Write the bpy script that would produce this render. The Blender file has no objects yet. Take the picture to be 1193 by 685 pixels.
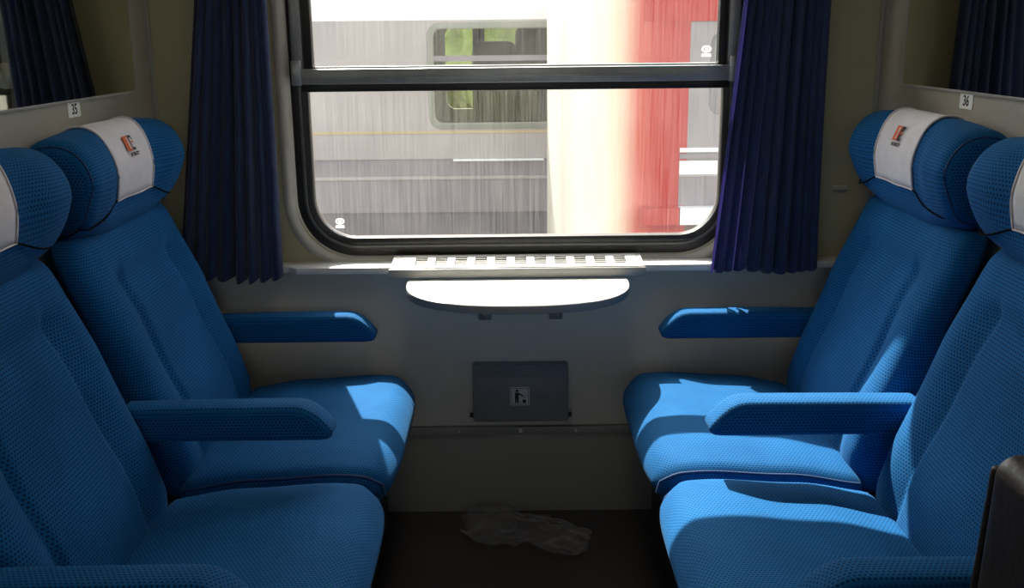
import bpy, bmesh, math, random
from math import sin, cos, pi, sqrt, radians as R
from mathutils import Vector, Matrix, noise

# ------------------------------------------------------------------ camera, world, sun, exposure
scn = bpy.context.scene
col = scn.collection
cam_d = bpy.data.cameras.new('camera'); cam = bpy.data.objects.new('camera', cam_d); col.objects.link(cam)
cam_d.sensor_width = 36.0; cam_d.lens = 36.0 * 1160 / 1193; cam_d.clip_start = .02
cam.matrix_world = (Matrix.Translation((-.015, 0, 1.354)) @ Matrix.Rotation(R(90 - 14.6), 4, 'X') @ Matrix.Rotation(R(-.6), 4, 'Z'))
scn.camera = cam

world = bpy.data.worlds.new('sky'); scn.world = world; world.use_nodes = True
wn = world.node_tree.nodes; wl = world.node_tree.links
sky = wn.new('ShaderNodeTexSky'); sky.sky_type = 'NISHITA'; sky.sun_disc = False
sky.sun_elevation = R(48.8); sky.sun_rotation = R(-18); sky.air_density = 1.0; sky.dust_density = 2.5; sky.ozone_density = .6
hs = wn.new('ShaderNodeHueSaturation'); hs.inputs['Saturation'].default_value = .35
wl.new(sky.outputs[0], hs.inputs['Color']); wl.new(hs.outputs[0], wn['Background'].inputs[0]); wn['Background'].inputs[1].default_value = .29

sun_d = bpy.data.lights.new('sun', 'SUN'); sun_d.energy = 7.0; sun_d.angle = R(.53); sun_d.color = (1, .95, .87)
sun = bpy.data.objects.new('sun', sun_d); col.objects.link(sun); sun.location = (-3, 12, 14)
sun.rotation_euler = Vector((.27, -.833, -1)).to_track_quat('-Z', 'Y').to_euler()

vs = scn.view_settings
vs.view_transform = 'Standard'; vs.look = 'None'; vs.gamma = 1; vs.use_curve_mapping = False; vs.exposure = 1.15
scn.cycles.use_denoising = True
scn.cycles.max_bounces = 12; scn.cycles.diffuse_bounces = 8; scn.cycles.transparent_max_bounces = 16
scn.cycles.sample_clamp_indirect = 6

# ------------------------------------------------------------------ materials
def mat(name, rgb, rough=.6, metal=0, spec=.5, **kw):
    m = bpy.data.materials.new(name); m.use_nodes = True
    b = m.node_tree.nodes['Principled BSDF']
    b.inputs['Base Color'].default_value = (*rgb, 1); b.inputs['Roughness'].default_value = rough
    b.inputs['Metallic'].default_value = metal; b.inputs['Specular IOR Level'].default_value = spec
    for k, v in kw.items(): b.inputs[k.replace('_', ' ')].default_value = v
    return m
class N:
    def __init__(s, m): s.t = m.node_tree; s.b = s.t.nodes['Principled BSDF']
    def new(s, typ, **kw):
        n = s.t.nodes.new('ShaderNode' + typ)
        for k, v in kw.items(): setattr(n, k, v)
        return n
    def link(s, a, b): s.t.links.new(a, b)
    def math(s, op, a, b=None, clamp=False):
        n = s.new('Math', operation=op, use_clamp=clamp)
        for i, v in enumerate((a, b)):
            if v is None: continue
            if isinstance(v, (int, float)): n.inputs[i].default_value = v
            else: s.link(v, n.inputs[i])
        return n.outputs[0]
    def ramp(s, fac, stops, interp='LINEAR'):
        n = s.new('ValToRGB'); n.color_ramp.interpolation = interp
        e = n.color_ramp.elements
        while len(e) < len(stops): e.new(.5)
        for q, (p, c) in zip(e, stops): q.position = p; q.color = (*c, 1)
        s.link(fac, n.inputs[0]); return n.outputs[0]
    def noise(s, scale, detail=4, vec=None, rough=.5):
        n = s.new('TexNoise'); n.inputs['Scale'].default_value = scale; n.inputs['Detail'].default_value = detail
        n.inputs['Roughness'].default_value = rough
        if vec is not None: s.link(vec, n.inputs['Vector'])
        return n.outputs['Fac']
    def coord(s, which='Object', scale=None):
        c = s.new('TexCoord').outputs[which]
        if scale:
            mp = s.new('Mapping'); mp.inputs['Scale'].default_value = scale; s.link(c, mp.inputs[0]); c = mp.outputs[0]
        return c
    def bump(s, h, strength=.2, dist=.01):
        b = s.new('Bump'); b.inputs['Strength'].default_value = strength; b.inputs['Distance'].default_value = dist
        s.link(h, b.inputs['Height']); s.link(b.outputs[0], s.b.inputs['Normal'])
def mottled(name, a, b, scale, rough=.6, bump=0, bscale=None, **kw):
    m = mat(name, a, rough, **kw); n = N(m); c = n.coord('Object')
    f = n.noise(scale, 6, c)
    n.link(n.ramp(f, [(.3, a), (.7, b)]), n.b.inputs['Base Color'])
    if bump: n.bump(n.noise(bscale or scale * 8, 3, c), bump, .002)
    return m

def fabric_material():
    m = mat('blue_fabric', (.01, .12, .36), .85, spec=.1, Sheen_Weight=.08, Sheen_Roughness=.4)
    m.node_tree.nodes['Principled BSDF'].inputs['Sheen Tint'].default_value = (.35, .65, 1, 1)
    n = N(m); uv = n.new('TexCoord').outputs['UV']
    sep = n.new('SeparateXYZ'); n.link(uv, sep.inputs[0])
    pu, pv = .0075, .0062
    v = n.math('DIVIDE', sep.outputs[1], pv); row = n.math('FLOOR', v)
    off = n.math('MULTIPLY', n.math('MODULO', n.math('ABSOLUTE', row), 2), .5)
    u = n.math('ADD', n.math('DIVIDE', sep.outputs[0], pu), off)
    du = n.math('ABSOLUTE', n.math('SUBTRACT', n.math('FRACT', u), .5))
    dv = n.math('ABSOLUTE', n.math('SUBTRACT', n.math('FRACT', v), .5))
    a = n.math('ADD', n.math('POWER', n.math('DIVIDE', du, .30), 2), n.math('POWER', n.math('DIVIDE', dv, .26), 2))
    dot = n.math('MULTIPLY', n.math('SUBTRACT', 1.25, a), 2.0, clamp=True)      # 1 inside a woven dot
    wear = n.noise(6, 4, n.coord('Object'))
    base = n.ramp(wear, [(.3, (.006, .090, .25)), (.75, (.011, .125, .33))])
    dotc = n.ramp(wear, [(.3, (.0006, .026, .09)), (.75, (.001, .036, .115))])
    mx = n.new('Mix', data_type='RGBA'); n.link(dot, mx.inputs[0]); n.link(base, mx.inputs[6]); n.link(dotc, mx.inputs[7])
    n.link(mx.outputs[2], n.b.inputs['Base Color'])
    h = n.math('SUBTRACT', 1, dot); n.bump(h, .35, .0012)
    return m
FAB = fabric_material()
PIPING = mat('dark_blue_piping', (.004, .04, .13), .8)
SEATBASE = mat('dark_seat_base', (.02, .02, .022), .6)
WALLSIDE = mottled('beige_grey_laminate', (.36, .33, .27), (.40, .365, .30), 3, .42, bump=.06, bscale=300)
WALLWIN = mottled('olive_beige_laminate', (.36, .335, .215), (.40, .37, .24), 3, .45, bump=.06, bscale=300)
WALLLOW = mottled('grey_laminate', (.66, .635, .565), (.70, .675, .60), 4, .45, bump=.06, bscale=300)
CEIL = mat('ceiling_white', (.6, .59, .56), .6)
SURR = mottled('window_surround_grey', (.47, .45, .40), (.52, .50, .45), 6, .38)
SILLM = mottled('sill_pale_grey', (.62, .61, .58), (.70, .69, .66), 8, .4)
TRIMM = mat('trim_grey', (.30, .29, .27), .4)
BASEB = mottled('lower_panel_grey', (.29, .28, .25), (.32, .31, .275), 5, .5)
def floor_material():
    m = mat('speckled_linoleum', (.02, .016, .014), .45); n = N(m); c = n.coord('Object')
    f = n.noise(420, 2, c, .7); g = n.noise(5, 4, c)
    a = n.ramp(f, [(.45, (.060, .051, .046)), (.62, (.085, .073, .066)), (.74, (.20, .18, .165))])
    mx = n.new('Mix', data_type='RGBA', blend_type='MULTIPLY'); mx.inputs[0].default_value = 1
    n.link(a, mx.inputs[6]); n.link(n.ramp(g, [(.3, (.75, .75, .75)), (.7, (1, 1, 1))]), mx.inputs[7])
    n.link(mx.outputs[2], n.b.inputs['Base Color']); n.bump(f, .1, .001)
    return m
FLOOR = floor_material()
RUBBER = mat('black_rubber', (.012, .011, .010), .38)
ALU = mottled('aluminium', (.30, .31, .31), (.36, .37, .37), 30, .38, metal=.6)
ALUD = mat('aluminium_dark', (.11, .11, .105), .4, metal=.5)
CHROME = mat('chrome', (.7, .7, .7), .2, metal=1)
WHITE_ENAMEL = mat('white_print', (.85, .85, .83), .5)
ETCH = mat('etched_white', (.9, .9, .88), .6, Transmission_Weight=0)
_n = N(ETCH); _t = _n.new('BsdfTranslucent'); _t.inputs[0].default_value = (1, 1, 1, 1); _m = _n.new('MixShader'); _m.inputs[0].default_value = .8
_n.link(_n.b.outputs[0], _m.inputs[1]); _n.link(_t.outputs[0], _m.inputs[2]); _n.link(_m.outputs[0], _n.t.nodes['Material Output'].inputs[0])
TABLETOP = mat('white_laminate', (.82, .82, .80), .35)
TABLEEDGE = mat('grey_edge_band', (.22, .22, .22), .5)
BINM = mottled('grey_painted_metal', (.19, .20, .215), (.22, .23, .245), 20, .45)
BLACK = mat('black', (.008, .008, .008), .5)
STICK = mat('sticker_white', (.62, .62, .62), .5)
CLOTH = mottled('white_cotton', (.70, .66, .68), (.76, .72, .74), 40, .9, bump=.25, bscale=900)
ELASTIC = mat('black_elastic', (.006, .006, .008), .95, spec=.05)
ORANGE = mat('orange_print', (.75, .12, .015), .7)
INK = mat('dark_print', (.02, .018, .018), .7)
LEATHER = mottled('dark_brown_leather', (.020, .012, .009), (.032, .02, .014), 30, .42, bump=.3, bscale=120)
def curtain_material():
    m = mat('navy_curtain', (.008, .014, .085), .85, Sheen_Weight=.3); n = N(m); c = n.coord('Object', (260, 260, 25))
    f = n.noise(1, 3, c)
    cr = n.ramp(f, [(.3, (.013, .024, .075)), (.7, (.026, .055, .16))]); n.link(cr, n.b.inputs['Base Color'])
    tr = n.new('BsdfTranslucent'); tr.inputs[0].default_value = (.025, .018, .11, 1)
    ms = n.new('MixShader'); ms.inputs[0].default_value = .3
    out = n.t.nodes['Material Output']
    n.link(n.b.outputs[0], ms.inputs[1]); n.link(tr.outputs[0], ms.inputs[2]); n.link(ms.outputs[0], out.inputs[0])
    n.bump(f, .25, .002)
    return m
CURTAIN = curtain_material()
MIRROR = mat('mirror_glass', (.80, .78, .62), .03, metal=1)
def glass_material(name, dirt=.06, tint=(.97, .98, .96)):
    m = bpy.data.materials.new(name); m.use_nodes = True; n = N(m); t = m.node_tree
    tp = n.new('BsdfTransparent'); tp.inputs[0].default_value = (*tint, 1)
    gl = n.new('BsdfGlossy'); gl.inputs['Roughness'].default_value = .03
    lw = n.new('LayerWeight'); lw.inputs[0].default_value = .5
    fr = n.math('ADD', n.math('MULTIPLY', n.math('POWER', lw.outputs['Facing'], 5), .6), .02)
    m1 = n.new('MixShader'); n.link(fr, m1.inputs[0]); n.link(tp.outputs[0], m1.inputs[1]); n.link(gl.outputs[0], m1.inputs[2])
    df = n.new('BsdfTranslucent'); df.inputs[0].default_value = (.85, .80, .76, 1)
    s = n.noise(1, 6, n.coord('Object', (220, 1, 4)), .6); s2 = n.noise(7, 5, n.coord('Object'))
    f = n.math('MULTIPLY', n.math('SUBTRACT', n.math('ADD', s, n.math('MULTIPLY', s2, .5)), .5, clamp=True), dirt * 4)
    m2 = n.new('MixShader'); n.link(f, m2.inputs[0]); n.link(m1.outputs[0], m2.inputs[1]); n.link(df.outputs[0], m2.inputs[2])
    n.link(m2.outputs[0], t.nodes['Material Output'].inputs[0])
    return m
GLASS = glass_material('dusty_window_glass', .014)
GLASS2 = glass_material('clear_glass', .0)
def film_material():
    m = bpy.data.materials.new('clear_plastic_film'); m.use_nodes = True; n = N(m); t = m.node_tree
    tp = n.new('BsdfTransparent'); tp.inputs[0].default_value = (.93, .93, .93, 1)
    b = n.b; b.inputs['Base Color'].default_value = (.55, .55, .56, 1); b.inputs['Roughness'].default_value = .16
    lw = n.new('LayerWeight'); lw.inputs[0].default_value = .42
    f = n.math('MULTIPLY', n.math('POWER', lw.outputs['Facing'], 1.6), .6); f = n.math('ADD', f, .045)
    ms = n.new('MixShader'); n.link(f, ms.inputs[0]); n.link(tp.outputs[0], ms.inputs[1]); n.link(b.outputs[0], ms.inputs[2])
    n.link(ms.outputs[0], t.nodes['Material Output'].inputs[0])
    return m
FILM = film_material()

# ------------------------------------------------------------------ helpers
def tag(o, label=None, cat=None, group=None, kind=None):
    for k, v in (('label', label), ('category', cat), ('group', group), ('kind', kind)):
        if v: o[k] = v
    return o
def obj(name, me, m=None, parent=None, loc=None):
    o = bpy.data.objects.new(name, me); col.objects.link(o)
    if m is not None and not me.materials: me.materials.append(m)
    if parent is not None: o.parent = parent
    if loc is not None: o.location = loc
    return o
def thing(name, loc, label=None, cat=None, group=None, rz=0, kind=None):
    o = bpy.data.objects.new(name, None); col.objects.link(o); o.location = loc; o.rotation_euler = (0, 0, rz)
    o.empty_display_size = .1
    return tag(o, label, cat, group, kind)
def finish(bm, smooth=True, weld=1e-5):
    if weld: bmesh.ops.remove_doubles(bm, verts=bm.verts, dist=weld)
    bmesh.ops.recalc_face_normals(bm, faces=bm.faces)
    me = bpy.data.meshes.new('m'); bm.to_mesh(me); bm.free()
    if smooth is True: me.polygons.foreach_set('use_smooth', [True] * len(me.polygons))
    elif smooth: me.polygons.foreach_set('use_smooth', [True] * len(me.polygons)); me.set_sharp_from_angle(angle=R(smooth))
    return me
def box(x0, x1, y0, y1, z0, z1, bev=0, seg=2, org=(0, 0, 0)):
    bm = bmesh.new(); bmesh.ops.create_cube(bm, size=1)
    for v in bm.verts:
        v.co = Vector(((x0 + x1) / 2 + v.co.x * (x1 - x0) - org[0], (y0 + y1) / 2 + v.co.y * (y1 - y0) - org[1], (z0 + z1) / 2 + v.co.z * (z1 - z0) - org[2]))
    if bev: bmesh.ops.bevel(bm, geom=bm.edges[:], offset=bev, segments=seg, affect='EDGES', profile=.5)
    return finish(bm, 40 if bev else False, 0)
def block(sx, sy, sz, r, k=4, m=(8, 8, 4), fn=None):
    """rounded block centred on the origin, UV in metres, then deformed by fn(p)->p"""
    def axis(s, mm):
        h = s / 2; a = [-h + r * i / k for i in range(k)]; b = [-h + r + (s - 2 * r) * i / mm for i in range(mm + 1)]
        return a + b + [-x for x in reversed(a)]
    ax = [axis(s, mm) for s, mm in zip((sx, sy, sz), m)]; hs = (sx / 2, sy / 2, sz / 2)
    bm = bmesh.new(); uvl = bm.loops.layers.uv.new('UVMap')
    for d in range(3):
        a, b = [(1, 2), (0, 2), (0, 1)][d]
        for sgn in (-1, 1):
            g = []
            for i, pa in enumerate(ax[a]):
                rowv = []
                for pb in ax[b]:
                    p = [0, 0, 0]; p[d] = sgn * hs[d]; p[a] = pa; p[b] = pb
                    q = Vector([max(-hs[i] + r, min(hs[i] - r, p[i])) for i in range(3)]); p = Vector(p)
                    w = q + (p - q).normalized() * r
                    rowv.append((bm.verts.new(fn(w) if fn else w), pa, pb))
                g.append(rowv)
            for i in range(len(g) - 1):
                for j in range(len(g[0]) - 1):
                    c = [g[i][j], g[i + 1][j], g[i + 1][j + 1], g[i][j + 1]]
                    f = bm.faces.new([x[0] for x in c])
                    for l, x in zip(f.loops, c): l[uvl].uv = (x[1], x[2])
    return finish(bm, True)
def tube(pts, r, seg=8, closed=False, caps=True):
    bm = bmesh.new(); pts = [Vector(p) for p in pts]; n = len(pts); rings = []
    up = Vector((0, 0, 1))
    for i, p in enumerate(pts):
        a = pts[(i - 1) % n] if (closed or i > 0) else p; b = pts[(i + 1) % n] if (closed or i < n - 1) else p
        t = (b - a).normalized()
        s = t.cross(up)
        if s.length < .05: s = t.cross(Vector((1, 0, 0)))
        s.normalize(); w = s.cross(t)
        rr = r[i] if isinstance(r, (list, tuple)) else r
        rings.append([bm.verts.new(p + (s * cos(2 * pi * j / seg) + w * sin(2 * pi * j / seg)) * rr) for j in range(seg)])
    for i in range(n if closed else n - 1):
        A, B = rings[i], rings[(i + 1) % n]
        for j in range(seg): bm.faces.new((A[j], A[(j + 1) % seg], B[(j + 1) % seg], B[j]))
    if caps and not closed: bm.faces.new(rings[0]); bm.faces.new(rings[-1])
    return finish(bm, 50, 0)
def cyl(r, h, seg=20, bev=0):      # along z from 0 to h
    bm = bmesh.new(); bmesh.ops.create_cone(bm, cap_ends=True, segments=seg, radius1=r, radius2=r, depth=h)
    for v in bm.verts: v.co.z += h / 2
    if bev: bmesh.ops.bevel(bm, geom=[e for e in bm.edges if abs(e.verts[0].co.z - e.verts[1].co.z) < 1e-6], offset=bev, segments=2, affect='EDGES')
    return finish(bm, 40, 0)
def rrect(x0, x1, z0, z1, r, n=10):
    out = []
    for cx, cz, a0 in ((x1 - r, z1 - r, 0), (x0 + r, z1 - r, 90), (x0 + r, z0 + r, 180), (x1 - r, z0 + r, 270)):
        for i in range(n + 1):
            a = R(a0 + 90 * i / n); out.append((cx + r * cos(a), cz + r * sin(a)))
    return out
def brect(x0, x1, z0, z1, r, n=14):      # rounded at the bottom only
    return [(x1, z1), (x0, z1)] + rrect(x0, x1, z0, z1, r, n)[2 * (n + 1):]
def rect(x0, x1, z0, z1): return [(x0, z0), (x1, z0), (x1, z1), (x0, z1)]
def circle(cx, cz, r, n=20, ry=None): return [(cx + r * cos(2 * pi * i / n), cz + (ry or r) * sin(2 * pi * i / n)) for i in range(n)]
def plate(loops, depth, mp, bevel=0, smooth=30):
    """flat filled outline (first loop) with holes, given thickness; mp maps (x, y, z) of the drawing to the place"""
    cu = bpy.data.curves.new('c', 'CURVE'); cu.dimensions = '2D'; cu.fill_mode = 'BOTH'
    cu.extrude = max(depth / 2 - bevel, 0); cu.bevel_depth = bevel; cu.bevel_resolution = 1
    for lp in loops:
        sp = cu.splines.new('POLY'); sp.points.add(len(lp) - 1); sp.use_cyclic_u = True
        for p, q in zip(sp.points, lp): p.co = (q[0], q[1], 0, 1)
    o = bpy.data.objects.new('c', cu); me = bpy.data.meshes.new_from_object(o)
    bpy.data.objects.remove(o); bpy.data.curves.remove(cu)
    bm = bmesh.new(); bm.from_mesh(me); bpy.data.meshes.remove(me)
    for v in bm.verts: v.co = Vector(mp(*v.co))
    return finish(bm, smooth, 1e-6)
def text_mesh(s, size, mp, depth=.0004, bold=0, shear=0, sx=1):
    cu = bpy.data.curves.new('t', 'FONT'); cu.body = s; cu.size = size; cu.align_x = 'CENTER'; cu.align_y = 'CENTER'
    cu.extrude = depth / 2; cu.offset = bold; cu.shear = shear; cu.resolution_u = 3
    o = bpy.data.objects.new('t', cu); me = bpy.data.meshes.new_from_object(o)
    bpy.data.objects.remove(o); bpy.data.curves.remove(cu)
    bm = bmesh.new(); bm.from_mesh(me); bpy.data.meshes.remove(me)
    for v in bm.verts: v.co = Vector(mp(v.co.x * sx, v.co.y, v.co.z))
    return finish(bm, False, 0)
def onwall(Y): return lambda x, y, z: (x, Y + z, y)           # drawing on a plane facing -Y/+Y
def lerp(a, b, t): return a + (b - a) * t
def sstep(a, b, x):
    t = max(0, min(1, (x - a) / (b - a))); return t * t * (3 - 2 * t)
def interp(x, tab):
    if x <= tab[0][0]: return tab[0][1]
    for (x0, y0), (x1, y1) in zip(tab, tab[1:]):
        if x <= x1: return lerp(y0, y1, (x - x0) / (x1 - x0))
    return tab[-1][1]

HW = .957                     # half width of the compartment
YW = 2.675                    # face of the window wall
YB = -.25                     # glazed partition behind the traveller
ZC = 2.32

# ------------------------------------------------------------------ room shell
tag(obj('floor', box(-HW - .1, HW + .1, -1.2, YW + .05, -.08, 0), FLOOR), 'dark brown speckled linoleum floor between the seats', kind='structure')
tag(obj('ceiling', box(-HW - .1, HW + .1, -1.2, YW + .15, ZC, ZC + .06), CEIL), 'pale compartment ceiling', kind='structure')
for s, nm in ((-1, 'left'), (1, 'right')):
    x0, x1 = sorted((s * HW, s * (HW + .06)))
    tag(obj('wall_' + nm, box(x0, x1, -1.2, YW + .15, 0, ZC), WALLSIDE), 'beige grey laminate side wall behind the %s seats' % nm, kind='structure')
# window wall
WX, WZ0, WZ1, WR = .60, .762, 1.84, .17
wall = obj('wall_front', plate([rect(-HW, HW, 0, ZC), rrect(-WX, WX, WZ0, WZ1, WR, 14)], .06, onwall(YW + .03)), WALLWIN)
tag(wall, 'olive beige laminate wall around the window', kind='structure')
obj('lower_panel', box(-HW, HW, YW - .006, YW + .001, .27, .742, .002), WALLLOW, wall)
tag(obj('baseboard_front', box(-HW, HW, YW - .004, YW + .002, .0, .243, .001), BASEB), 'dark grey lower wall panel meeting the floor', kind='structure')
tr = tag(obj('trim_1', box(-HW, HW, YW - .016, YW - .004, .243, .268, .003), TRIMM), 'grey metal trim strip with small screws above the lower wall panel', kind='structure')
scr = cyl(.006, .003, 12, .001)
for x in (-.62, -.17, .005, .165, .62):
    o = obj('screw', scr, CHROME, tr, (x, YW - .0155, .257)); o.rotation_euler = (R(90), 0, 0)
# vertical joint strips in the corners
for i, s in enumerate((-1, 1)):
    tag(obj('trim_%d' % (2 + i), box(*sorted((s * HW, s * (HW - .012))), YW - .012, YW, .27, ZC, .002), TRIMM), 'thin dark corner joint strip beside the %s seats' % ('left', 'right')[i], kind='structure')

# ------------------------------------------------------------------ window
win = thing('window_1', (0, YW, .8), 'compartment window with rounded black gasket and aluminium crossbar', kind='structure')
win['kind'] = 'structure'
WO = Vector((0, YW, .8))
def wch(name, me, m, parent=None):
    par = parent or win
    for v in me.vertices: v.co -= WO if par is win else Vector((0, 0, 0))
    o = obj(name, me, m, par)
    if par is not win: o.matrix_parent_inverse = Matrix.Translation(-WO)
    return o
# moulded surround: cross-section swept round the rounded opening
def sweep_frame(prof, r_of, n=14):
    """prof: list of (outset, y); loop grows with the outset"""
    bm = bmesh.new(); rings = []
    for o_, y in prof:
        lp = rrect(-.588 - o_, .588 + o_, .775 - o_, 1.83 + o_, .15 + o_, n)
        rings.append([bm.verts.new((x, y, z)) for x, z in lp])
    for A, B in zip(rings, rings[1:]):
        for j in range(len(A)): bm.faces.new((A[j], A[(j + 1) % len(A)], B[(j + 1) % len(A)], B[j]))
    return finish(bm, True)
wch('surround', sweep_frame([(.0, YW + .03), (.004, YW + .015), (.012, YW + .0), (.022, YW - .007), (.030, YW - .008), (.040, YW - .004), (.045, YW + .002)], None), SURR)
G0 = YW + .012
gk = plate([rrect(-.592, .592, .771, 1.835, .155, 14), rrect(-.556, .556, .812, 1.795, .115, 14)], .03, onwall(G0 + .012), bevel=.006, smooth=True)
gasket = wch('gasket', gk, RUBBER)
gi = plate([rrect(-.574, .574, .792, 1.815, .135, 14), rrect(-.569, .569, .797, 1.81, .13, 14)], .006, onwall(G0 - .003), bevel=.002, smooth=True)
o = obj('bead', gi, ALUD, gasket)
for v in gi.vertices: v.co -= WO
# lower pane with its thin inner bright edge, transom, upper sliding pane
wch('inner_edge', plate([brect(-.557, .557, .811, 1.23, .114), brect(-.551, .551, .817, 1.224, .108)], .008, onwall(G0 + .031)), mat('edge_brown', (.16, .12, .09), .3))
wch('lower_pane', plate([brect(-.556, .556, .812, 1.24, .113)], .004, onwall(G0 + .04), smooth=False), GLASS)
wch('upper_pane', plate([rect(-.53, .53, 1.25, 1.8)], .004, onwall(G0 + .02), smooth=False), GLASS)
for s in (-1, 1):
    wch('slide_channel', box(*sorted((s * .558, s * .585)), G0 - .012, G0 + .03, 1.27, 1.80, .002), ALU)
    wch('side_seal', box(*sorted((s * .533, s * .558)), G0 - .002, G0 + .03, 1.27, 1.80, .003), RUBBER)
tm = wch('transom', box(-.572, .572, G0 - .022, G0 + .028, 1.232, 1.272, .004), ALU)
wch('transom_ridge', box(-.56, .56, G0 - .026, G0 - .020, 1.245, 1.252, .002), ALU)
wch('transom_seal', box(-.565, .565, G0 - .006, G0 + .035, 1.212, 1.233, .003), RUBBER)
wch('upper_frame_edge', box(-.532, .532, G0 + .002, G0 + .03, 1.271, 1.277, .001), mat('edge_pale', (.55, .55, .53), .35))
for s in (-1, 1): wch('end_bracket', box(*sorted((s * .560, s * .585)), G0 - .03, G0 + .0, 1.23, 1.295, .003), ALU)
# etched marks on the panes
def emblem(x, z, Y, s):
    mp = onwall(Y)
    me = plate([circle(x, z, .013 * s, 20, .009 * s), circle(x, z, .009 * s, 16, .005 * s)], .0005, mp, smooth=False)
    o = wch('etched_emblem', me, ETCH)
    for w, dz, h in ((.004, 0, .0035), (.012, -.0135, .0025), (.013, -.018, .0025)):
        o2 = wch('etched_line', plate([rect(x - w * s, x + w * s, z + dz * s - h * s / 2, z + dz * s + h * s / 2)], .0005, mp, smooth=False), ETCH)
emblem(.505, 1.312, G0 + .0165, 1.0)
emblem(-.49, .858, G0 + .0365, .95)

# sill with the ventilation grille
sill = obj('trim_4', plate([[(-HW, YW + .04), (HW, YW + .04), (HW, YW - .055), (.535, YW - .055), (.51, YW - .076), (-.59, YW - .076), (-.615, YW - .055), (-HW, YW - .055)]], .020, lambda x, y, z: (x, y, .7455 + z), bevel=.004), SILLM)
VT = lambda y: .755 + (y - (YW - .108)) * .10          # sloping top of the grille
obj('vent_box', box(-.335, .335, YW - .105, YW - .05, .734, .7555, .002), SILLM, sill)
tag(sill, 'pale window sill ledge with a ventilation grille', kind='structure')
GX0, GX1 = -.335, .335
gaps = [(-.275 + i * .0535, -.275 + i * .0535 + .034) for i in range(11)]
holes = [rect(a, b, YW - .094, YW - .022) for a, b in gaps]
vent = obj('vent_plate', plate([rect(GX0, GX1, YW - .110, YW - .004)] + holes, .005, lambda x, y, z: (x, y, VT(y) + .003 + z), bevel=.001), SILLM, sill)
obj('vent_duct', plate([rect(-.29, .29, YW - .098, YW - .016)], .0006, lambda x, y, z: (x, y, VT(y) - .0003 + z)), BLACK, sill)
slat = box(-.017, .017, -.0013, .0013, -.0006, .0006, .0003, 1)
for a, b in gaps:
    for k in range(4):
        o = obj('slat', slat, SILLM, vent, ((a + b) / 2, YW - .083 + k * .0165, VT(YW - .083 + k * .0165) + .003)); o.rotation_euler = (R(4), 0, 0)
obj('front_lip', box(GX0 - .005, GX1 + .005, YW - .118, YW - .110, .733, .7575, .002), TRIMM, sill)
for x in (-.322, .322):
    for y in (-.03,): obj('screw', scr, CHROME, vent, (x, YW + y, VT(YW + y) + .0055))

# ------------------------------------------------------------------ folding table
tb = thing('folding_table', (0, YW - .118, .709), 'white half-oval folding table fixed under the window sill', 'table')
def table_loop(g=0):
    pts = []
    for i in range(49):
        a = pi * i / 48; c, s_ = cos(a), sin(a); e = 2 / 2.5
        pts.append(((.288 + g) * math.copysign(abs(c) ** e, c), -(.250 + g) * abs(s_) ** e - .025))
    return [(.288 + g, 0)] + pts + [(-.288 - g, 0)]
o = obj('table_top', plate([table_loop(-.003)], .018, lambda x, y, z: (x, y, .012 + z), bevel=.002), TABLETOP, tb)
obj('edge_band', plate([table_loop(.0), table_loop(-.0035)[::-1]], .0195, lambda x, y, z: (x, y, .0105 + z), bevel=.001), TABLEEDGE, tb)
for x in (-.09, .105):
    b = obj('bracket', box(x - .018, x + .018, .065, .113, -.112, -.084, .004), BINM, tb)
    o = obj('bracket_screw', cyl(.005, .003, 12, .001), CHROME, b, (x + .003, .065, -.098)); o.rotation_euler = (R(90), 0, 0)
obj('latch_slot', box(-.012, .026, .104, .113, -.090, -.084, .001), BLACK, tb)

# ------------------------------------------------------------------ waste bin
bn = thing('waste_bin', (.006, YW - .006, .298), 'grey metal wall waste bin with litter pictogram under the table', 'waste bin')
bm = bmesh.new()
prof = [(0, 0), (-.055, .004), (-.062, .012), (-.062, .142), (-.040, .166), (0, .166)]
vs_ = [[bm.verts.new((x, y, z)) for y, z in prof] for x in (-.133, .133)]
bm.faces.new(vs_[0]); bm.faces.new(vs_[1])
for j in range(len(prof)): bm.faces.new((vs_[0][j], vs_[0][(j + 1) % 6], vs_[1][(j + 1) % 6], vs_[1][j]))
bmesh.ops.recalc_face_normals(bm, faces=bm.faces)
bmesh.ops.bevel(bm, geom=bm.edges[:], offset=.004, segments=2, affect='EDGES')
obj('bin_body', finish(bm, 40, 0), BINM, bn)
fl = obj('front_flap', box(-.129, .129, -.067, -.061, .012, .142, .002), BINM, bn)
for s in (-1, 1):
    o = obj('hinge_pin', cyl(.007, .010, 12, .001), BLACK, bn, (s * .133, -.045, .022)); o.rotation_euler = (0, s * R(90), 0)
mpb = lambda x, y, z: (x, -.0675 - z, y)
st = obj('pictogram_sticker', plate([rrect(-.029, .025, .058, .112, .004, 4)], .0008, mpb, smooth=False), STICK, bn)
mpc = lambda x, y, z: (x - .002, -.0682 - z, y + .085)
me = plate([rrect(-.024, .024, -.024, .024, .003, 4), rrect(-.0228, .0228, -.0228, .0228, .0025, 4)], .0004, mpc, smooth=False); obj('border_print', me, INK, st)
obj('figure_head', plate([circle(-.008, .016, .004, 14)], .0004, mpc, smooth=False), INK, st)
obj('figure_body', plate([[(-.014, .011), (-.003, .011), (.011, .001), (.009, -.001), (-.003, .005), (-.004, -.020), (-.008, -.020), (-.0085, -.006), (-.0095, -.020), (-.0135, -.020), (-.0138, .0)]], .0004, mpc, smooth=False), INK, st)
obj('figure_bin', plate([[(.006, -.010), (.018, -.010), (.016, -.020), (.008, -.020)]], .0004, mpc, smooth=False), INK, st)
obj('figure_litter', plate([rect(.011, .014, -.006, -.003)], .0004, mpc, smooth=False), INK, st)

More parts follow.
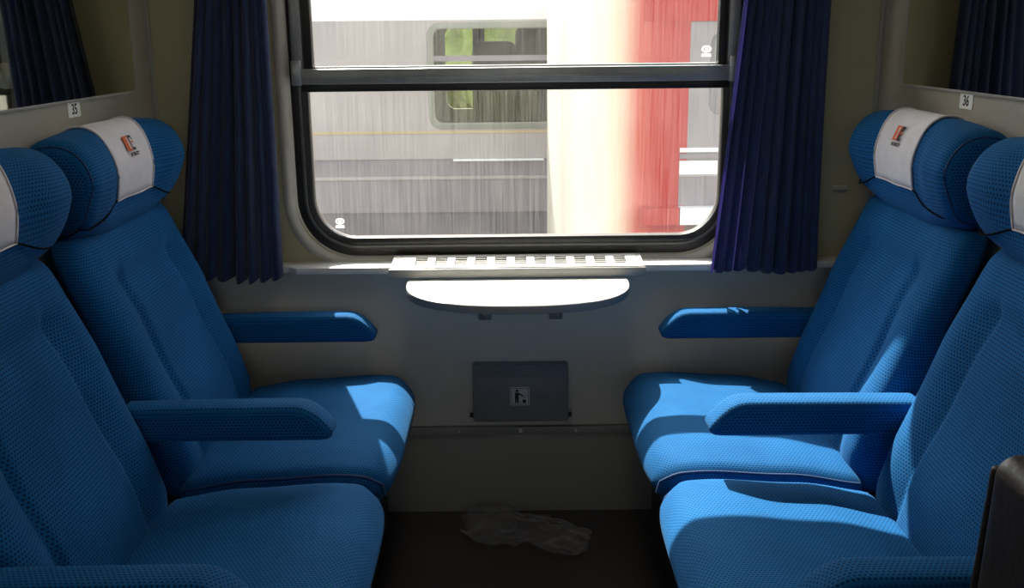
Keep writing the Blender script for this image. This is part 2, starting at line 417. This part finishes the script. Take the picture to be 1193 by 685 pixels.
# ------------------------------------------------------------------ seats
# seat frame: x forward from the back wall towards the aisle, y along the wall, z up
FRONT = [(.38, .272), (.50, .268), (.60, .238), (.70, .200), (.80, .164), (.90, .118), (.965, .094), (1.0, .085)]
BHW = .281
def back_fn(p):
    y = p.y; z = .69 + p.z; f = p.x / .10 + .5            # f: 0 back .. 1 front
    u = y / BHW; h = (z - .45) / .52
    xf = interp(z, FRONT); th = lerp(.115, .075, sstep(.45, .95, z))
    # side bolsters stand proud of the middle panel
    ub = lerp(.54, .50, h)
    q = max(0, min(1, (abs(u) - ub) / .34)); rec = (1 - q) ** 1.5 * (1 - sstep(.78, .88, h)) * sstep(-.05, .12, h)
    if abs(u) < ub: rec *= .62 + .38 * max(0, 1 - (ub - abs(u)) / .06) ** 2
    bul = .020 * math.exp(-((h - .22) / .20) ** 2) * (1 - u * u) + .012 * math.exp(-((h - .62) / .2) ** 2) * (1 - u * u)
    d = -.030 * rec + bul - .012 * max(0, abs(u) - .75) / .25
    y *= lerp(1, .96, sstep(.86, 1.0, h))
    return Vector((xf - th * (1 - f) + d * max(0, f), y, z))
BACK = block(.10, 2 * BHW, .56, .034, 5, (3, 64, 40), back_fn)

HHW, HRE = .279, .032
def head_pt(y, a, off=0):
    """surface of the headrest; a = angle round the section, 0 front, 90 top"""
    d = max(0, abs(y) - (HHW - HRE)); sh = HRE - sqrt(max(0, HRE ** 2 - d * d))
    u = min(1, abs(y) / HHW); ear = sstep(.38, .72, u)
    A = .054 + .022 * ear - sh * .6 + off
    Bt = .103 - .010 * sstep(.4, 1, u) - sh * .8 + off; Bb = .125 - .02 * sstep(.5, 1, u) - sh * .8 + off
    c, s_ = cos(a), sin(a); e = 2 / 2.35; ez = e
    if s_ < 0: q = sstep(0, -.7, s_); e = lerp(2 / 2.35, 2 / 3.4, q); ez = lerp(2 / 2.35, 2 / 2.9, q)
    x = .072 + A * math.copysign(abs(c) ** e, c)
    B = Bt if s_ > 0 else Bb
    z = 1.075 + B * math.copysign(abs(s_) ** ez, s_)
    if z > 1.08: x -= (z - 1.08) * .12
    else: x -= (1.08 - z) * (.13 + .16 * ear); y *= 1 - .06 * sstep(1.04, .975, z)
    return Vector((max(x, .010), y, z))
def headrest_mesh():
    bm = bmesh.new(); uvl = bm.loops.layers.uv.new('UVMap')
    ys = [-HHW + HRE * (1 - cos(pi / 2 * i / 6)) for i in range(6)] + [lerp(-HHW + HRE, HHW - HRE, i / 24) for i in range(25)]
    ys += [HHW - HRE * (1 - cos(pi / 2 * (5 - i) / 6)) for i in range(6)]
    us = [0.0]
    for i in range(1, len(ys)): us.append(us[-1] + (HRE * pi / 12 if (i <= 6 or i >= len(ys) - 6) else ys[i] - ys[i - 1]))
    na = 48; rings = [[bm.verts.new(head_pt(y, 2 * pi * j / na)) for j in range(na)] for y in ys]
    for i in range(len(ys) - 1):
        for j in range(na):
            f = bm.faces.new((rings[i][j], rings[i][(j + 1) % na], rings[i + 1][(j + 1) % na], rings[i + 1][j]))
            for l, (ii, jj) in zip(f.loops, ((i, j), (i, j + 1), (i + 1, j + 1), (i + 1, j))): l[uvl].uv = (us[ii], jj * .58 / na)
    for rg in (rings[0], rings[-1]):
        f = bm.faces.new(rg)
        for l in f.loops: l[uvl].uv = (l.vert.co.x, l.vert.co.z)
    return finish(bm, 60, 0)
HEAD = headrest_mesh()
def seam_of(y):  # seam round the side disc of an ear
    s = 1 if y > 0 else -1
    return tube([head_pt(s * (HHW - .004), 2 * pi * j / 40, .0005) for j in range(40)], .0022, 6, closed=True)
HSEAM = [seam_of(-1), seam_of(1)]

CHW = .314
def cush_fn(p):
    x = .475 + p.x; y = p.y; z = .417 + p.z
    f = (x - .245) / .46; u = y / CHW; top = sstep(-.03, .06, p.z)
    y *= 1 - .055 * sstep(.86, 1.0, f) * 1
    x += .0 - .022 * (u * u) ** 2 * sstep(.7, 1, f)
    z += top * (.016 * (1 - u ** 4) + .010 * math.exp(-((f - .72) / .22) ** 2) - .022 * sstep(.35, 0, f) - .03 * sstep(.86, 1.02, f))
    x -= (1 - top) * .045 * sstep(.6, 1, f)
    return Vector((x, y, z))
CUSH = block(.46, 2 * CHW, .13, .038, 5, (26, 26, 4), cush_fn)
def cush_pipe(s):
    pts = []
    for i in range(31):
        px = lerp(-.215, .212, i / 30)
        p = Vector((px, s * (CHW - .012), .065 - .012)); pts.append(cush_fn(p))
    last = pts[-1]
    for i in range(1, 3): pts.append(last + Vector((.012 * sin(i / 5 * 1.5), 0, -.012 * i)))
    return tube(pts, .004, 8)
CPIPE = [cush_pipe(-1), cush_pipe(1)]

def arm_mesh():
    # side outline (x, z) walked clockwise, with arc corners
    top = [(.175, .648), (.30, .650), (.45, .651), (.512, .651), (.530, .648), (.546, .640), (.562, .627), (.576, .611), (.584, .600), (.585, .594)]
    bot = [(.582, .588), (.575, .584), (.560, .582), (.45, .582), (.30, .582), (.175, .582)]
    out = top + bot; w = .033; r = .010
    cx = sum(p[0] for p in out) / len(out); cz = .616
    bm = bmesh.new(); uvl = bm.loops.layers.uv.new('UVMap'); L = [0]
    for a, b in zip(out, out[1:] + out[:1]): L.append(L[-1] + math.dist(a, b))
    n = len(out)
    def inset(i, d):
        a, b, c = out[i - 1], out[i], out[(i + 1) % n]
        t = Vector((c[0] - a[0], c[1] - a[1])).normalized(); nn = Vector((t.y, -t.x))
        return b[0] + nn.x * d, b[1] + nn.y * d
    rings = []
    for y, d in [(-w, r)] + [(-w + r * (1 - cos(a)), r * (1 - sin(a))) for a in (.4, .8, 1.2)] + [(y, 0) for y in (-w + r, -w / 3, w / 3, w - r)] + [(w - r * (1 - cos(a)), r * (1 - sin(a))) for a in (1.2, .8, .4)] + [(w, r)]:
        rings.append([bm.verts.new((*((q := inset(i, d))[:1]), y, q[1] + .0035 * (1 - (y / w) ** 2) * (1 if i < len(top) else 0))) for i in range(n)])
    for k in range(len(rings) - 1):
        for i in range(n):
            f = bm.faces.new((rings[k][i], rings[k][(i + 1) % n], rings[k + 1][(i + 1) % n], rings[k + 1][i]))
            for l, (kk, ii) in zip(f.loops, ((k, i), (k, i + 1), (k + 1, i + 1), (k + 1, i))): l[uvl].uv = (L[ii], rings[kk][0].co.y)
    for rg in (rings[0], rings[-1]):
        f = bm.faces.new(rg)
        for l in f.loops: l[uvl].uv = (l.vert.co.x, l.vert.co.z)
    me = finish(bm, 50, 0)
    pipes = []
    for s in (-1, 1):
        pipes.append(tube([(x - (.006 if i > 4 else 0), s * (w - .001), z - .013) for i, (x, z) in enumerate(top[:-3])], .0022, 6))
    return me, pipes
ARM, APIPE = arm_mesh()
BASE = box(.30, .60, -.29, .29, .05, .362, .01)
FOOT = box(-.02, .02, -.26, .26, 0, .05, .004)
SHELL = box(.02, .10, -.22, .22, .30, .88, .02)

def make_seat(side, yc, label):
    rz = 0 if side < 0 else pi
    t = thing('train_seat', (side * HW, yc, 0), label, 'seat', 'blue compartment seats', rz)
    ay = .325 if side < 0 else -.325                      # armrest on the window side
    cu = obj('seat_cushion', CUSH, FAB, t)
    for p in CPIPE: obj('piping', p, PIPING, cu)
    obj('backrest', BACK, FAB, t)
    hd = obj('headrest', HEAD, FAB, t)
    for p in HSEAM: obj('seam', p, PIPING, hd)
    ar = obj('armrest', ARM, FAB, t, (0, ay, 0))
    for p in APIPE: obj('piping', p, FAB, ar)
    obj('seat_base', BASE, SEATBASE, t)
    obj('back_shell', SHELL, SEATBASE, t)
    for x in (.33, .57): obj('foot_rail', FOOT, SEATBASE, t, (x, 0, 0))
    return t
SY = (2.185, 1.535, .885)
make_seat(-1, SY[0], 'blue window seat with a small sunlit patch on the front of its cushion')
make_seat(1, SY[0], 'blue window seat with sunlight striping most of its cushion')
make_seat(-1, SY[1], 'blue middle seat wholly in shade, next to the window seat')
make_seat(1, SY[1], 'blue middle seat with a curved sunlit strip and armrest shadow on its cushion')
make_seat(-1, SY[2], 'blue seat with only its armrest in view, next to the shaded middle seat')
make_seat(1, SY[2], 'blue patterned seat beneath the dark brown bag')

# headrest covers
A_BOT, A_BACK = -17, 150
def cover_pt(s, t, off=.003):
    """s: -1..1 across, t: 0 at the back .. 1 at the lower front hem"""
    w = lerp(.122, .106, sstep(.2, 1, t)); a = R(lerp(A_BACK, A_BOT, t))
    wav = .0012 * sin(s * 5 + t * 7) * t
    return head_pt(s * w, a, off + wav)
def cover_meshes():
    bm = bmesh.new(); ns, nt = 16, 30
    g = [[bm.verts.new(cover_pt(lerp(-1, 1, i / ns), j / nt)) for i in range(ns + 1)] for j in range(nt + 1)]
    for j in range(nt):
        for i in range(ns): bm.faces.new((g[j][i], g[j][i + 1], g[j + 1][i + 1], g[j + 1][i]))
    bmesh.ops.recalc_face_normals(bm, faces=bm.faces)
    bmesh.ops.solidify(bm, geom=bm.faces[:], thickness=.0016)
    cl = finish(bm, True, 0)
    hem = tube([cover_pt(-1, j / nt, .0045) for j in range(nt + 1)] + [cover_pt(lerp(-1, 1, i / ns), 1, .0045) for i in range(1, ns + 1)] + [cover_pt(1, 1 - j / nt, .0045) for j in range(1, nt + 1)], .0016, 6)
    return cl, hem
COVER, HEM = cover_meshes()
def on_cover(x, y, z):      # print drawn in metres, x to the reader's right, y up, on the cloth's front
    t0 = .665; w = .118
    return cover_pt(x / w, t0 - y / .225, .0056 + z)
ARC = [(0.0, R(A_BOT))]
for _i in range(1, 241):
    _a0 = R(lerp(A_BOT, A_BACK, (_i - 1) / 240)); _a1 = R(lerp(A_BOT, A_BACK, _i / 240))
    ARC.append((ARC[-1][0] + (head_pt(0, _a1) - head_pt(0, _a0)).length, _a1))
def on_cover(x, y, z):
    return head_pt(x, interp(.094 + y, ARC), .0068 + z)
def cover_prints():
    p = []
    sh = 0; K = 1.3
    def q(x0, x1, y0, y1):
        x0, x1, y0, y1 = x0 * K, x1 * K, y0 * K, y1 * K
        return [(x0 + y0 * sh, y0), (x1 + y0 * sh, y0), (x1 + y1 * sh, y1), (x0 + y1 * sh, y1)]
    p.append((plate([q(-.018, .002, -.002, .022)], .0003, on_cover, smooth=False), ORANGE))
    p.append((plate([q(-.006, -.002, .001, .019)], .0003, lambda x, y, z: on_cover(x, y, z + .0004), smooth=False), CLOTH))
    for x0, x1, y0, y1 in ((.003, .017, .018, .022), (.003, .007, .000, .020), (.008, .015, .009, .0125), (.003, .016, -.002, .002), (.0135, .017, .014, .018)):
        p.append((plate([q(x0, x1, y0, y1)], .0003, on_cover, smooth=False), INK if x0 != .008 else ORANGE))
    p.append((text_mesh('INTERCITY', .0098, lambda x, y, z: on_cover(x + .006, y - .011, z), .0003, .0004, .2), INK))
    return p
PRINTS = cover_prints()
def strap_mesh(s):
    pts = []
    for i in range(25):
        k = i / 24; pts.append(head_pt(s * lerp(.104, HHW - .02, k), R(-17 - 27 * k ** 1.3), .003))
    for i in range(1, 16):
        k = i / 15; a = R(-44 - 74 * k)
        p = head_pt(s * (HHW - .004), a, .004); pts.append(p)
    return tube(pts, .0019, 6)
STRAPS = [strap_mesh(-1), strap_mesh(1)]
def make_cover(side, yc, label):
    t = thing('headrest_cover', (side * HW, yc + side * .018, 0), label, 'headrest cover', 'white headrest covers', 0 if side < 0 else pi)
    c = obj('cloth', COVER, CLOTH, t); obj('hem', HEM, CLOTH, c)
    for me, m in PRINTS: obj('logo_print', me, m, c)
    for sm in STRAPS: obj('elastic_strap', sm, ELASTIC, t)
make_cover(-1, SY[0], 'white cloth headrest cover with orange logo, under the plate reading thirty-five')
make_cover(1, SY[0], 'white cloth headrest cover with orange logo, under the plate reading thirty-six')
make_cover(-1, SY[1], 'white cloth headrest cover on the shaded middle seat')
make_cover(1, SY[1], 'white cloth headrest cover on the middle seat with a sunlit strip')

# ------------------------------------------------------------------ mirrors and number plates
for s, num, word, ye in ((-1, '35', 'thirty-five', 2.545), (1, '36', 'thirty-six', 2.495)):
    y0, z0, z1 = 1.15, 1.228, 1.72
    t = thing('wall_mirror', (s * HW, (y0 + ye) / 2, z0), 'wall mirror above the number plate reading ' + word, 'mirror', 'wall mirrors above the seats')
    h = (ye - y0) / 2
    mp = lambda x, y, z, s=s: (-s * (.004 + z), x, y)
    obj('mirror_glass', plate([rrect(-h, h, 0, z1 - z0, .012, 4)], .005, mp, smooth=False), MIRROR, t)
    obj('rim', plate([rrect(-h - .004, h + .004, -.004, z1 - z0 + .004, .014, 5), rrect(-h, h, 0, z1 - z0, .012, 5)], .007, mp, bevel=.001), TRIMM, t)
    yl = 2.182 if s < 0 else 2.15; zl = 1.207
    t = thing('seat_number_plate', (s * HW, yl, zl), 'small white wall plate with black number ' + word, 'number plate', 'seat number plates')
    obj('plate', plate([rrect(-.030, .030, -.016, .016, .003, 4)], .002, lambda x, y, z, s=s: (-s * (.001 + z), x, y), bevel=.0004), WHITE_ENAMEL, t)
    obj('digits', text_mesh(num, .031, lambda x, y, z, s=s: (-s * (.0023 + z), -s * x, y), .0004, .0006, 0, .9), INK, t)

# ------------------------------------------------------------------ curtains
def curtain_mesh(xt0, xt1, xb0, xb1, yc, zb, seed, npl, edge):
    rnd = random.Random(seed)
    ph = [rnd.uniform(-.5, .5) for _ in range(12)]
    bm = bmesh.new(); ns, nz = 150, 46; zt = 1.86; g = []
    for j in range(nz + 1):
        k = j / nz; z = lerp(zb, zt, k); row = []
        kk = (z - zb) / (1.45 - zb)
        x0 = lerp(xb0, xt0, kk); x1 = lerp(xb1, xt1, kk)
        for i in range(ns + 1):
            s = i / ns
            w = s + .018 * sin(s * 9 + ph[0] * 6) + .01 * sin(s * 17 + ph[1] * 6 + z * 1.5)
            p = 2 * pi * npl * w + ph[2] + .35 * sin(z * 2.2 + s * 5)
            amp = lerp(.024, .016, k) * (.75 + .35 * sin(s * 11 + ph[3] * 6))
            yy = amp * (sin(p) + .28 * sin(2 * p + 1 + ph[4])) + .006 * sin(z * 5 + s * 3)
            xx = lerp(x0, x1, s) + .006 * cos(p) * 1.2
            zz = z + (.006 * sin(p + 1) + .004 * sin(s * 7 + ph[5])) * (1 - k) ** 6
            row.append(bm.verts.new((xx, yc + yy, zz)))
        g.append(row)
    for j in range(nz):
        for i in range(ns): bm.faces.new((g[j][i], g[j][i + 1], g[j + 1][i + 1], g[j + 1][i]))
    return finish(bm, True, 0)
for nm, args, lab in (('window_curtain', (-.80, -.622, -.905, -.632, YW - .092, .730, 3, 8, 1), 'navy blue pleated curtain hanging clear of the window glass'),
                      ('window_curtain', (.571, .784, .506, .798, YW - .092, .742, 8, 9, -1), 'navy blue pleated curtain overlapping the lower corner of the window')):
    xm = (args[0] + args[1]) / 2
    t = thing(nm, (xm, YW - .092, .71), lab, 'curtain', 'navy window curtains')
    me = curtain_mesh(*args)
    for v in me.vertices: v.co -= Vector((xm, YW - .092, .71))
    obj('curtain_cloth', me, CURTAIN, t)
rod = thing('curtain_rail', (0, YW - .092, 1.875), 'aluminium curtain rail above the window', 'rail')
obj('rod', tube([(-.94, 0, 0), (.94, 0, 0)], .010, 12), ALU, rod)
for x in (-.94, 0, .94): obj('rail_bracket', box(x - .012, x + .012, 0, .092, -.012, .012, .003), ALU, rod)

# small catch on the wall beside the right curtain
ct = obj('curtain_catch', box(-.02, .02, -.010, 0, -.007, .007, .003), WALLSIDE, None, (.872, YW, .945))
tag(ct, 'small beige plastic catch on the wall beside the curtain', 'catch')

# ------------------------------------------------------------------ crumpled plastic film on the floor
def film_mesh():
    bm = bmesh.new(); na, nl = 40, 60; g = []
    for i in range(nl + 1):
        k = i / nl; x = lerp(-.165, .185, k); row = []
        rad = (.085 + .02 * sin(k * 9)) * (sin(pi * min(1, max(0, k * .86 + .10)))) ** .45
        ycen = lerp(.035, -.030, k); hgt = lerp(.058, .040, k) * (.6 + .5 * sin(pi * (k * .8 + .15)))
        for j in range(na):
            a = 2 * pi * j / na
            v = Vector((x, ycen + rad * cos(a), max(.003, hgt * (1 + sin(a)) * .5 + .003)))
            nz = noise.noise_vector(Vector((x * 22, v.y * 22, a * 1.3))) * .016 + noise.noise_vector(Vector((x * 60, cos(a) * 3, sin(a) * 3))) * .006
            v += nz; v.z = max(.002 + .0006 * (j % 3), v.z); row.append(bm.verts.new(v))
        g.append(row)
    for i in range(nl):
        for j in range(na): bm.faces.new((g[i][j], g[i][(j + 1) % na], g[i + 1][(j + 1) % na], g[i + 1][j]))
    return finish(bm, 35, 0)
fm = obj('plastic_wrapper', film_mesh(), FILM, None, (.005, 2.50, 0)); fm.rotation_euler = (0, 0, R(-6))
tag(fm, 'crumpled clear plastic wrapper lying on the dark floor', 'plastic wrapper')

# ------------------------------------------------------------------ dark bag on the near seat
bg = thing('brown_bag', (.562, .80, .505), 'dark brown leather bag standing on a seat beside the armrest', 'bag')
def bag_fn(p):
    k = (p.z + .235) / .47
    return Vector((p.x * lerp(1.0, .97, k), p.y * lerp(1, .72, k), p.z + .235))
obj('bag_body', block(.27, .17, .47, .022, 4, (14, 8, 14), bag_fn), LEATHER, bg)
for s_ in (-1, 1):
    obj('flap', block(.262, .012, .17, .005, 2, (12, 3, 8), lambda p: Vector((p.x, s_ * (p.y + .0725 - .016 * (p.z + .085) / .17), p.z + .37))), LEATHER, bg)
obj('handle', tube([(.07 * cos(pi * i / 12), 0, .462 + .06 * sin(pi * i / 12)) for i in range(13)], .008, 8), LEATHER, bg)
obj('strap', tube([(-.115 + .24 * i / 12, -.079 - .006 * sin(pi * i / 12), .405 - .15 * (i / 12) ** .8) for i in range(13)], .005, 8), mat('strap_brown', (.09, .06, .04), .45), bg)

# ------------------------------------------------------------------ partition and corridor behind the traveller; window and lamp added as fill light
pt = obj('wall_back', plate([rect(-HW, HW, 0, ZC), rect(-.34, .34, .02, 2.0), rrect(-.90, -.40, .85, 2.0, .03, 4), rrect(.40, .90, .85, 2.0, .03, 4)], .04, onwall(YB)), WALLSIDE)
tag(pt, 'glazed corridor partition with open doorway', kind='structure')
for s in (-1, 1): obj('pane', box(*sorted((s * .40, s * .90)), YB - .003, YB + .003, .85, 2.0), GLASS2, pt)
cw = obj('corridor_wall', plate([rect(-HW - .1, HW + .1, 0, ZC), rrect(-.48, .48, 1.05, 1.85, .10, 8)], .05, onwall(-1.2)), WALLSIDE)  # window opening is added, sized by how much light it lets in
cw.name = 'wall_corridor'; tag(cw, 'corridor outer wall with an unseen window opening added to light the interior', kind='structure')
FILL_LAMP = mat('fill_lamp_diffuser', (.9, .9, .88), .4)
b = FILL_LAMP.node_tree.nodes['Principled BSDF']; b.inputs['Emission Color'].default_value = (1, .87, .68, 1); b.inputs['Emission Strength'].default_value = 1.35  # warm glow of an added, unseen lamp that brightens the compartment
lp = thing('ceiling_fill_lamp', (0, 1.25, ZC), 'unseen long ceiling lamp with pale diffuser, added to brighten the interior', 'lamp')
obj('housing', box(-.16, .16, -.7, .7, -.03, 0, .006), ALU, lp)
obj('diffuser', box(-.14, .14, -.68, .68, -.045, -.028, .008), FILL_LAMP, lp)

# ------------------------------------------------------------------ outside
GROUNDM = mottled('gravel', (.16, .145, .125), (.26, .24, .21), 6, .9, bump=.6, bscale=30)
tag(obj('ground', box(-60, 60, 3.2, 60, -1.5, -1.3), GROUNDM), 'gravel track bed outside the window', kind='structure')
tag(obj('ground_corridor_side', box(-60, 60, -60, -1.6, -1.5, -1.3), GROUNDM), 'gravel ground beyond the corridor', kind='structure')
CGREY = mottled('coach_pale_grey', (.37, .33, .32), (.42, .38, .365), 2, .4)
CLILAC = mottled('coach_lilac_grey', (.23, .20, .215), (.275, .245, .255), 2, .5)
CWHITE = mat('coach_white', (.82, .83, .82), .4)
CDARK = mottled('coach_underframe', (.14, .125, .135), (.18, .165, .17), 3, .7)
CYEL = mat('coach_yellow_line', (.50, .38, .20), .5)
CFRAME = mat('coach_window_frame', (.24, .25, .20), .5)
CGLASS = glass_material('coach_glass', .0, (.85, .93, .78))
CSEAT = mat('coach_seat_dark', (.04, .034, .03), .8)
YA = 9.5
ca = thing('standing_coach', (-4, YA, -1.3), 'pale grey railway coach with green-tinted window standing on the next track', 'railway coach')
OA = Vector((-4, YA, -1.3))
def cch(name, me, m, par=None, org=OA, root=None):
    for v in me.vertices: v.co -= org
    return obj(name, me, m, par or root or ca)
WA = [(-.775 + 3.0 * k, .95 + 3.0 * k) for k in (-2, -1, 0, 1, 2)]
for Y, nm in ((YA, 'side_wall'), (YA + 2.6, 'far_side_wall')):
    cch(nm, plate([rect(-12, 8, .215, 1.49)] + [rrect(a, b, .50, 1.465, .12, 8) for a, b in WA], .05, onwall(Y + .025)), CGREY)
    cch('cantrail_panel', box(-12, 8, Y, Y + .05, 1.49, 2.2), CWHITE)
    cch('lower_side', box(-12, 8, Y + .012, Y + .06, -.30, .215), CLILAC)
for k in range(1): cch('lower_stripe', box(-12, 8, YA - .002, YA + .012, .02 - .2 * k, .05 - .2 * k), CGREY)
cch('yellow_line', box(-12, 8, YA - .004, YA, .655, .70) if False else plate([rect(-12, 8, .455, .480)], .006, onwall(YA - .003)), CYEL)
cch('step_rail', box(-.56, .30, YA - .03, YA - .005, .195, .215), CWHITE)
cch('underframe', box(-12, 8, YA + .15, YA + 2.5, -.95, -.30), CDARK)
cch('skirt', box(-12, 8, YA + .03, YA + .14, -.55, -.30), CDARK)
cch('coach_floor', box(-12, 8, YA + .05, YA + 2.6, .0, .05), CDARK)
bm = bmesh.new(); r0 = []
for x in (-12, 8): r0.append([bm.verts.new((x, YA + 1.325 - 1.34 * cos(pi * i / 14), 2.2 + .5 * sin(pi * i / 14))) for i in range(15)])
for i in range(14): bm.faces.new((r0[0][i], r0[0][i + 1], r0[1][i + 1], r0[1][i]))
cch('roof', finish(bm, True, 0), CWHITE)
for a, b in WA:
    w = cch('window_frame', plate([rrect(a, b, .50, 1.465, .12, 8), rrect(a + .05, b - .05, .55, 1.415, .08, 8)], .04, onwall(YA + .01), bevel=.005), CFRAME)
    p = cch('window_glass', plate([rrect(a + .04, b - .04, .54, 1.425, .09, 8)], .01, onwall(YA + .02), smooth=False), CGLASS, w)
    cch('window_bar', box(a + .04, b - .04, YA - .008, YA + .01, 1.12, 1.17), CLILAC, w)
    cch('window_pillar', box(a + .33, a + .47, YA + 2.50, YA + 2.58, .5, 1.465), CSEAT)
    for xo, h in ((.62, 1.26), (1.05, 1.46)):
        cch('coach_seat', block(.46, .5, h, .12, 5, (6, 4, 8), lambda p, a=a, xo=xo, h=h: Vector((a + xo + p.x, YA + .75 + p.y, .05 + h / 2 + p.z * (.97 if xo < 1 else .93)))), CSEAT)
for x in (-9, 4.5):
    for dx in (-1.1, 1.1):
        o = cch('wheel', cyl(.46, .12, 32, .02), CDARK); o.rotation_euler = (R(90), 0, 0); o.location = Vector((x + dx, YA + .5, -.84)) - OA
        for v in o.data.vertices: v.co += OA

# second train on the nearer track: rounded cream end, red band, grey side with pale stripes
YT = 7.0
OT = Vector((4, YT, -1.3))
tb2 = thing('red_cream_train', (4, YT, -1.3), 'train with rounded cream end and red band on the nearer track', 'train')
def tch(name, me, m, par=None): return cch(name, me, m, par, OT, tb2)
def livery(name):
    m = mat(name, (.8, .75, .6), .35); n = N(m); sp = n.new('SeparateXYZ'); n.link(n.coord('Object'), sp.inputs[0])
    f = n.math('DIVIDE', n.math('SUBTRACT', sp.outputs[0], .25 - OT.x), 1.2)
    n.link(n.ramp(f, [(0, (.74, .66, .52)), (.18, (.88, .84, .72)), (.33, (.90, .84, .66)), (.42, (.86, .62, .46)), (.52, (.62, .12, .085)), (.62, (.50, .04, .03)), (.80, (.46, .032, .028))]), n.b.inputs['Base Color'])
    return m
LIV = livery('cream_to_red_paint')
def plan(t):      # 0..1 round the nose
    pts = [(.72, 9.3), (.40, 9.0), (.30, 8.5), (.30, 7.8), (.36, 7.35), (.52, 7.08), (.72, 7.0), (1.22, 7.0)]
    k = t * (len(pts) - 1); i = min(int(k), len(pts) - 2); f = k - i
    P = [Vector((*pts[max(0, min(len(pts) - 1, j))], 0)) for j in (i - 1, i, i + 1, i + 2)]
    return .5 * (2 * P[1] + (P[2] - P[0]) * f + (2 * P[0] - 5 * P[1] + 4 * P[2] - P[3]) * f * f + (3 * P[1] - P[0] - 3 * P[2] + P[3]) * f ** 3)
bm = bmesh.new(); g = []
for j in range(9):
    z = lerp(-.55, 2.3, j / 8)
    g.append([bm.verts.new((plan(i / 60).x, plan(i / 60).y, z)) for i in range(61)])
for j in range(8):
    for i in range(60): bm.faces.new((g[j][i], g[j][i + 1], g[j + 1][i + 1], g[j + 1][i]))
tch('rounded_end', finish(bm, True, 0), LIV)
TG = mottled('train_side_grey', (.30, .27, .27), (.34, .31, .31), 2, .4)
RED = mat('train_red', (.48, .035, .028), .4)
tch('side_wall', plate([rect(1.22, 12, .05, 2.3)] + [rrect(1.36 + 2 * k, 2.9 + 2 * k, .80, 1.36, .08, 6) for k in range(4)], .05, onwall(YT + .025)), TG)
for k in range(4): tch('window_glass', box(1.36 + 2 * k, 2.9 + 2 * k, YT + .02, YT + .03, .80, 1.36), mat('train_glass_%d' % k, (.22, .21, .22), .15) if k == 0 else bpy.data.materials['train_glass_0'])
tch('red_stripe', box(.90, 12, YT - .012, YT, 1.43, 1.60), RED)
tch('roof', box(.6, 12, YT + .05, YT + 2.3, 2.3, 2.5, .08, 4), TG)
for z0, z1, m in ((.545, .575, CWHITE), (.50, .535, CLILAC), (.39, .485, CWHITE), (.375, .39, CGREY)):
    tch('side_stripe', box(1.17, 12, YT - .014, YT, z0, z1), m)
tch('lower_side', box(1.17, 12, YT - .008, YT + .05, .17, .375), CLILAC)
tch('step_board', box(1.17, 12, YT - .10, YT - .002, .045, .165), CWHITE)
tch('step_board', box(.90, 1.165, YT - .10, YT - .002, .045, .165), RED)
tch('underframe', box(.9, 12, YT + .1, YT + 2.2, -.95, .05), CDARK)
tch('far_side', box(.9, 12, YT + 2.25, YT + 2.3, -.5, 2.3), TG)
for x in (2.6, 4.6):
    o = tch('wheel', cyl(.46, .12, 32, .02), CDARK); o.rotation_euler = (R(90), 0, 0); o.location = Vector((x, YT + .5, -.84)) - OT
    for v in o.data.vertices: v.co += OT

# rails, sleepers out of sight below the sill; trees seen through the coach window
BARK = mat('bark', (.06, .045, .03), .9)
LEAF = mottled('leaf_green', (.16, .20, .05), (.30, .32, .11), 4, .8)
def tree(x, y, r, h, seed, label):
    t = thing('broadleaf_tree', (x, y, -1.3), label, 'tree')
    obj('trunk', tube([(0, 0, 0), (.05, 0, h * .3), (0, .05, h * .6)], [.22, .18, .12], 10), BARK, t)
    bm = bmesh.new(); bmesh.ops.create_icosphere(bm, subdivisions=5, radius=1)
    for v in bm.verts:
        n_ = v.co.normalized(); d = 1 + .28 * noise.noise(n_ * 2.2 + Vector((seed, 0, 0))) + .22 * noise.noise(n_ * 7 + Vector((seed, 3, 0))) + .12 * noise.noise(n_ * 18 + Vector((0, seed, 0)))
        v.co = Vector((n_.x * r * d, n_.y * r * d * .9, h * .55 + n_.z * h * .5 * d))
    obj('crown', finish(bm, False, 0), LEAF, t)
tree(-.6, 18, 2.5, 5.4, 1.3, 'green leafy tree seen through the window of the standing coach')
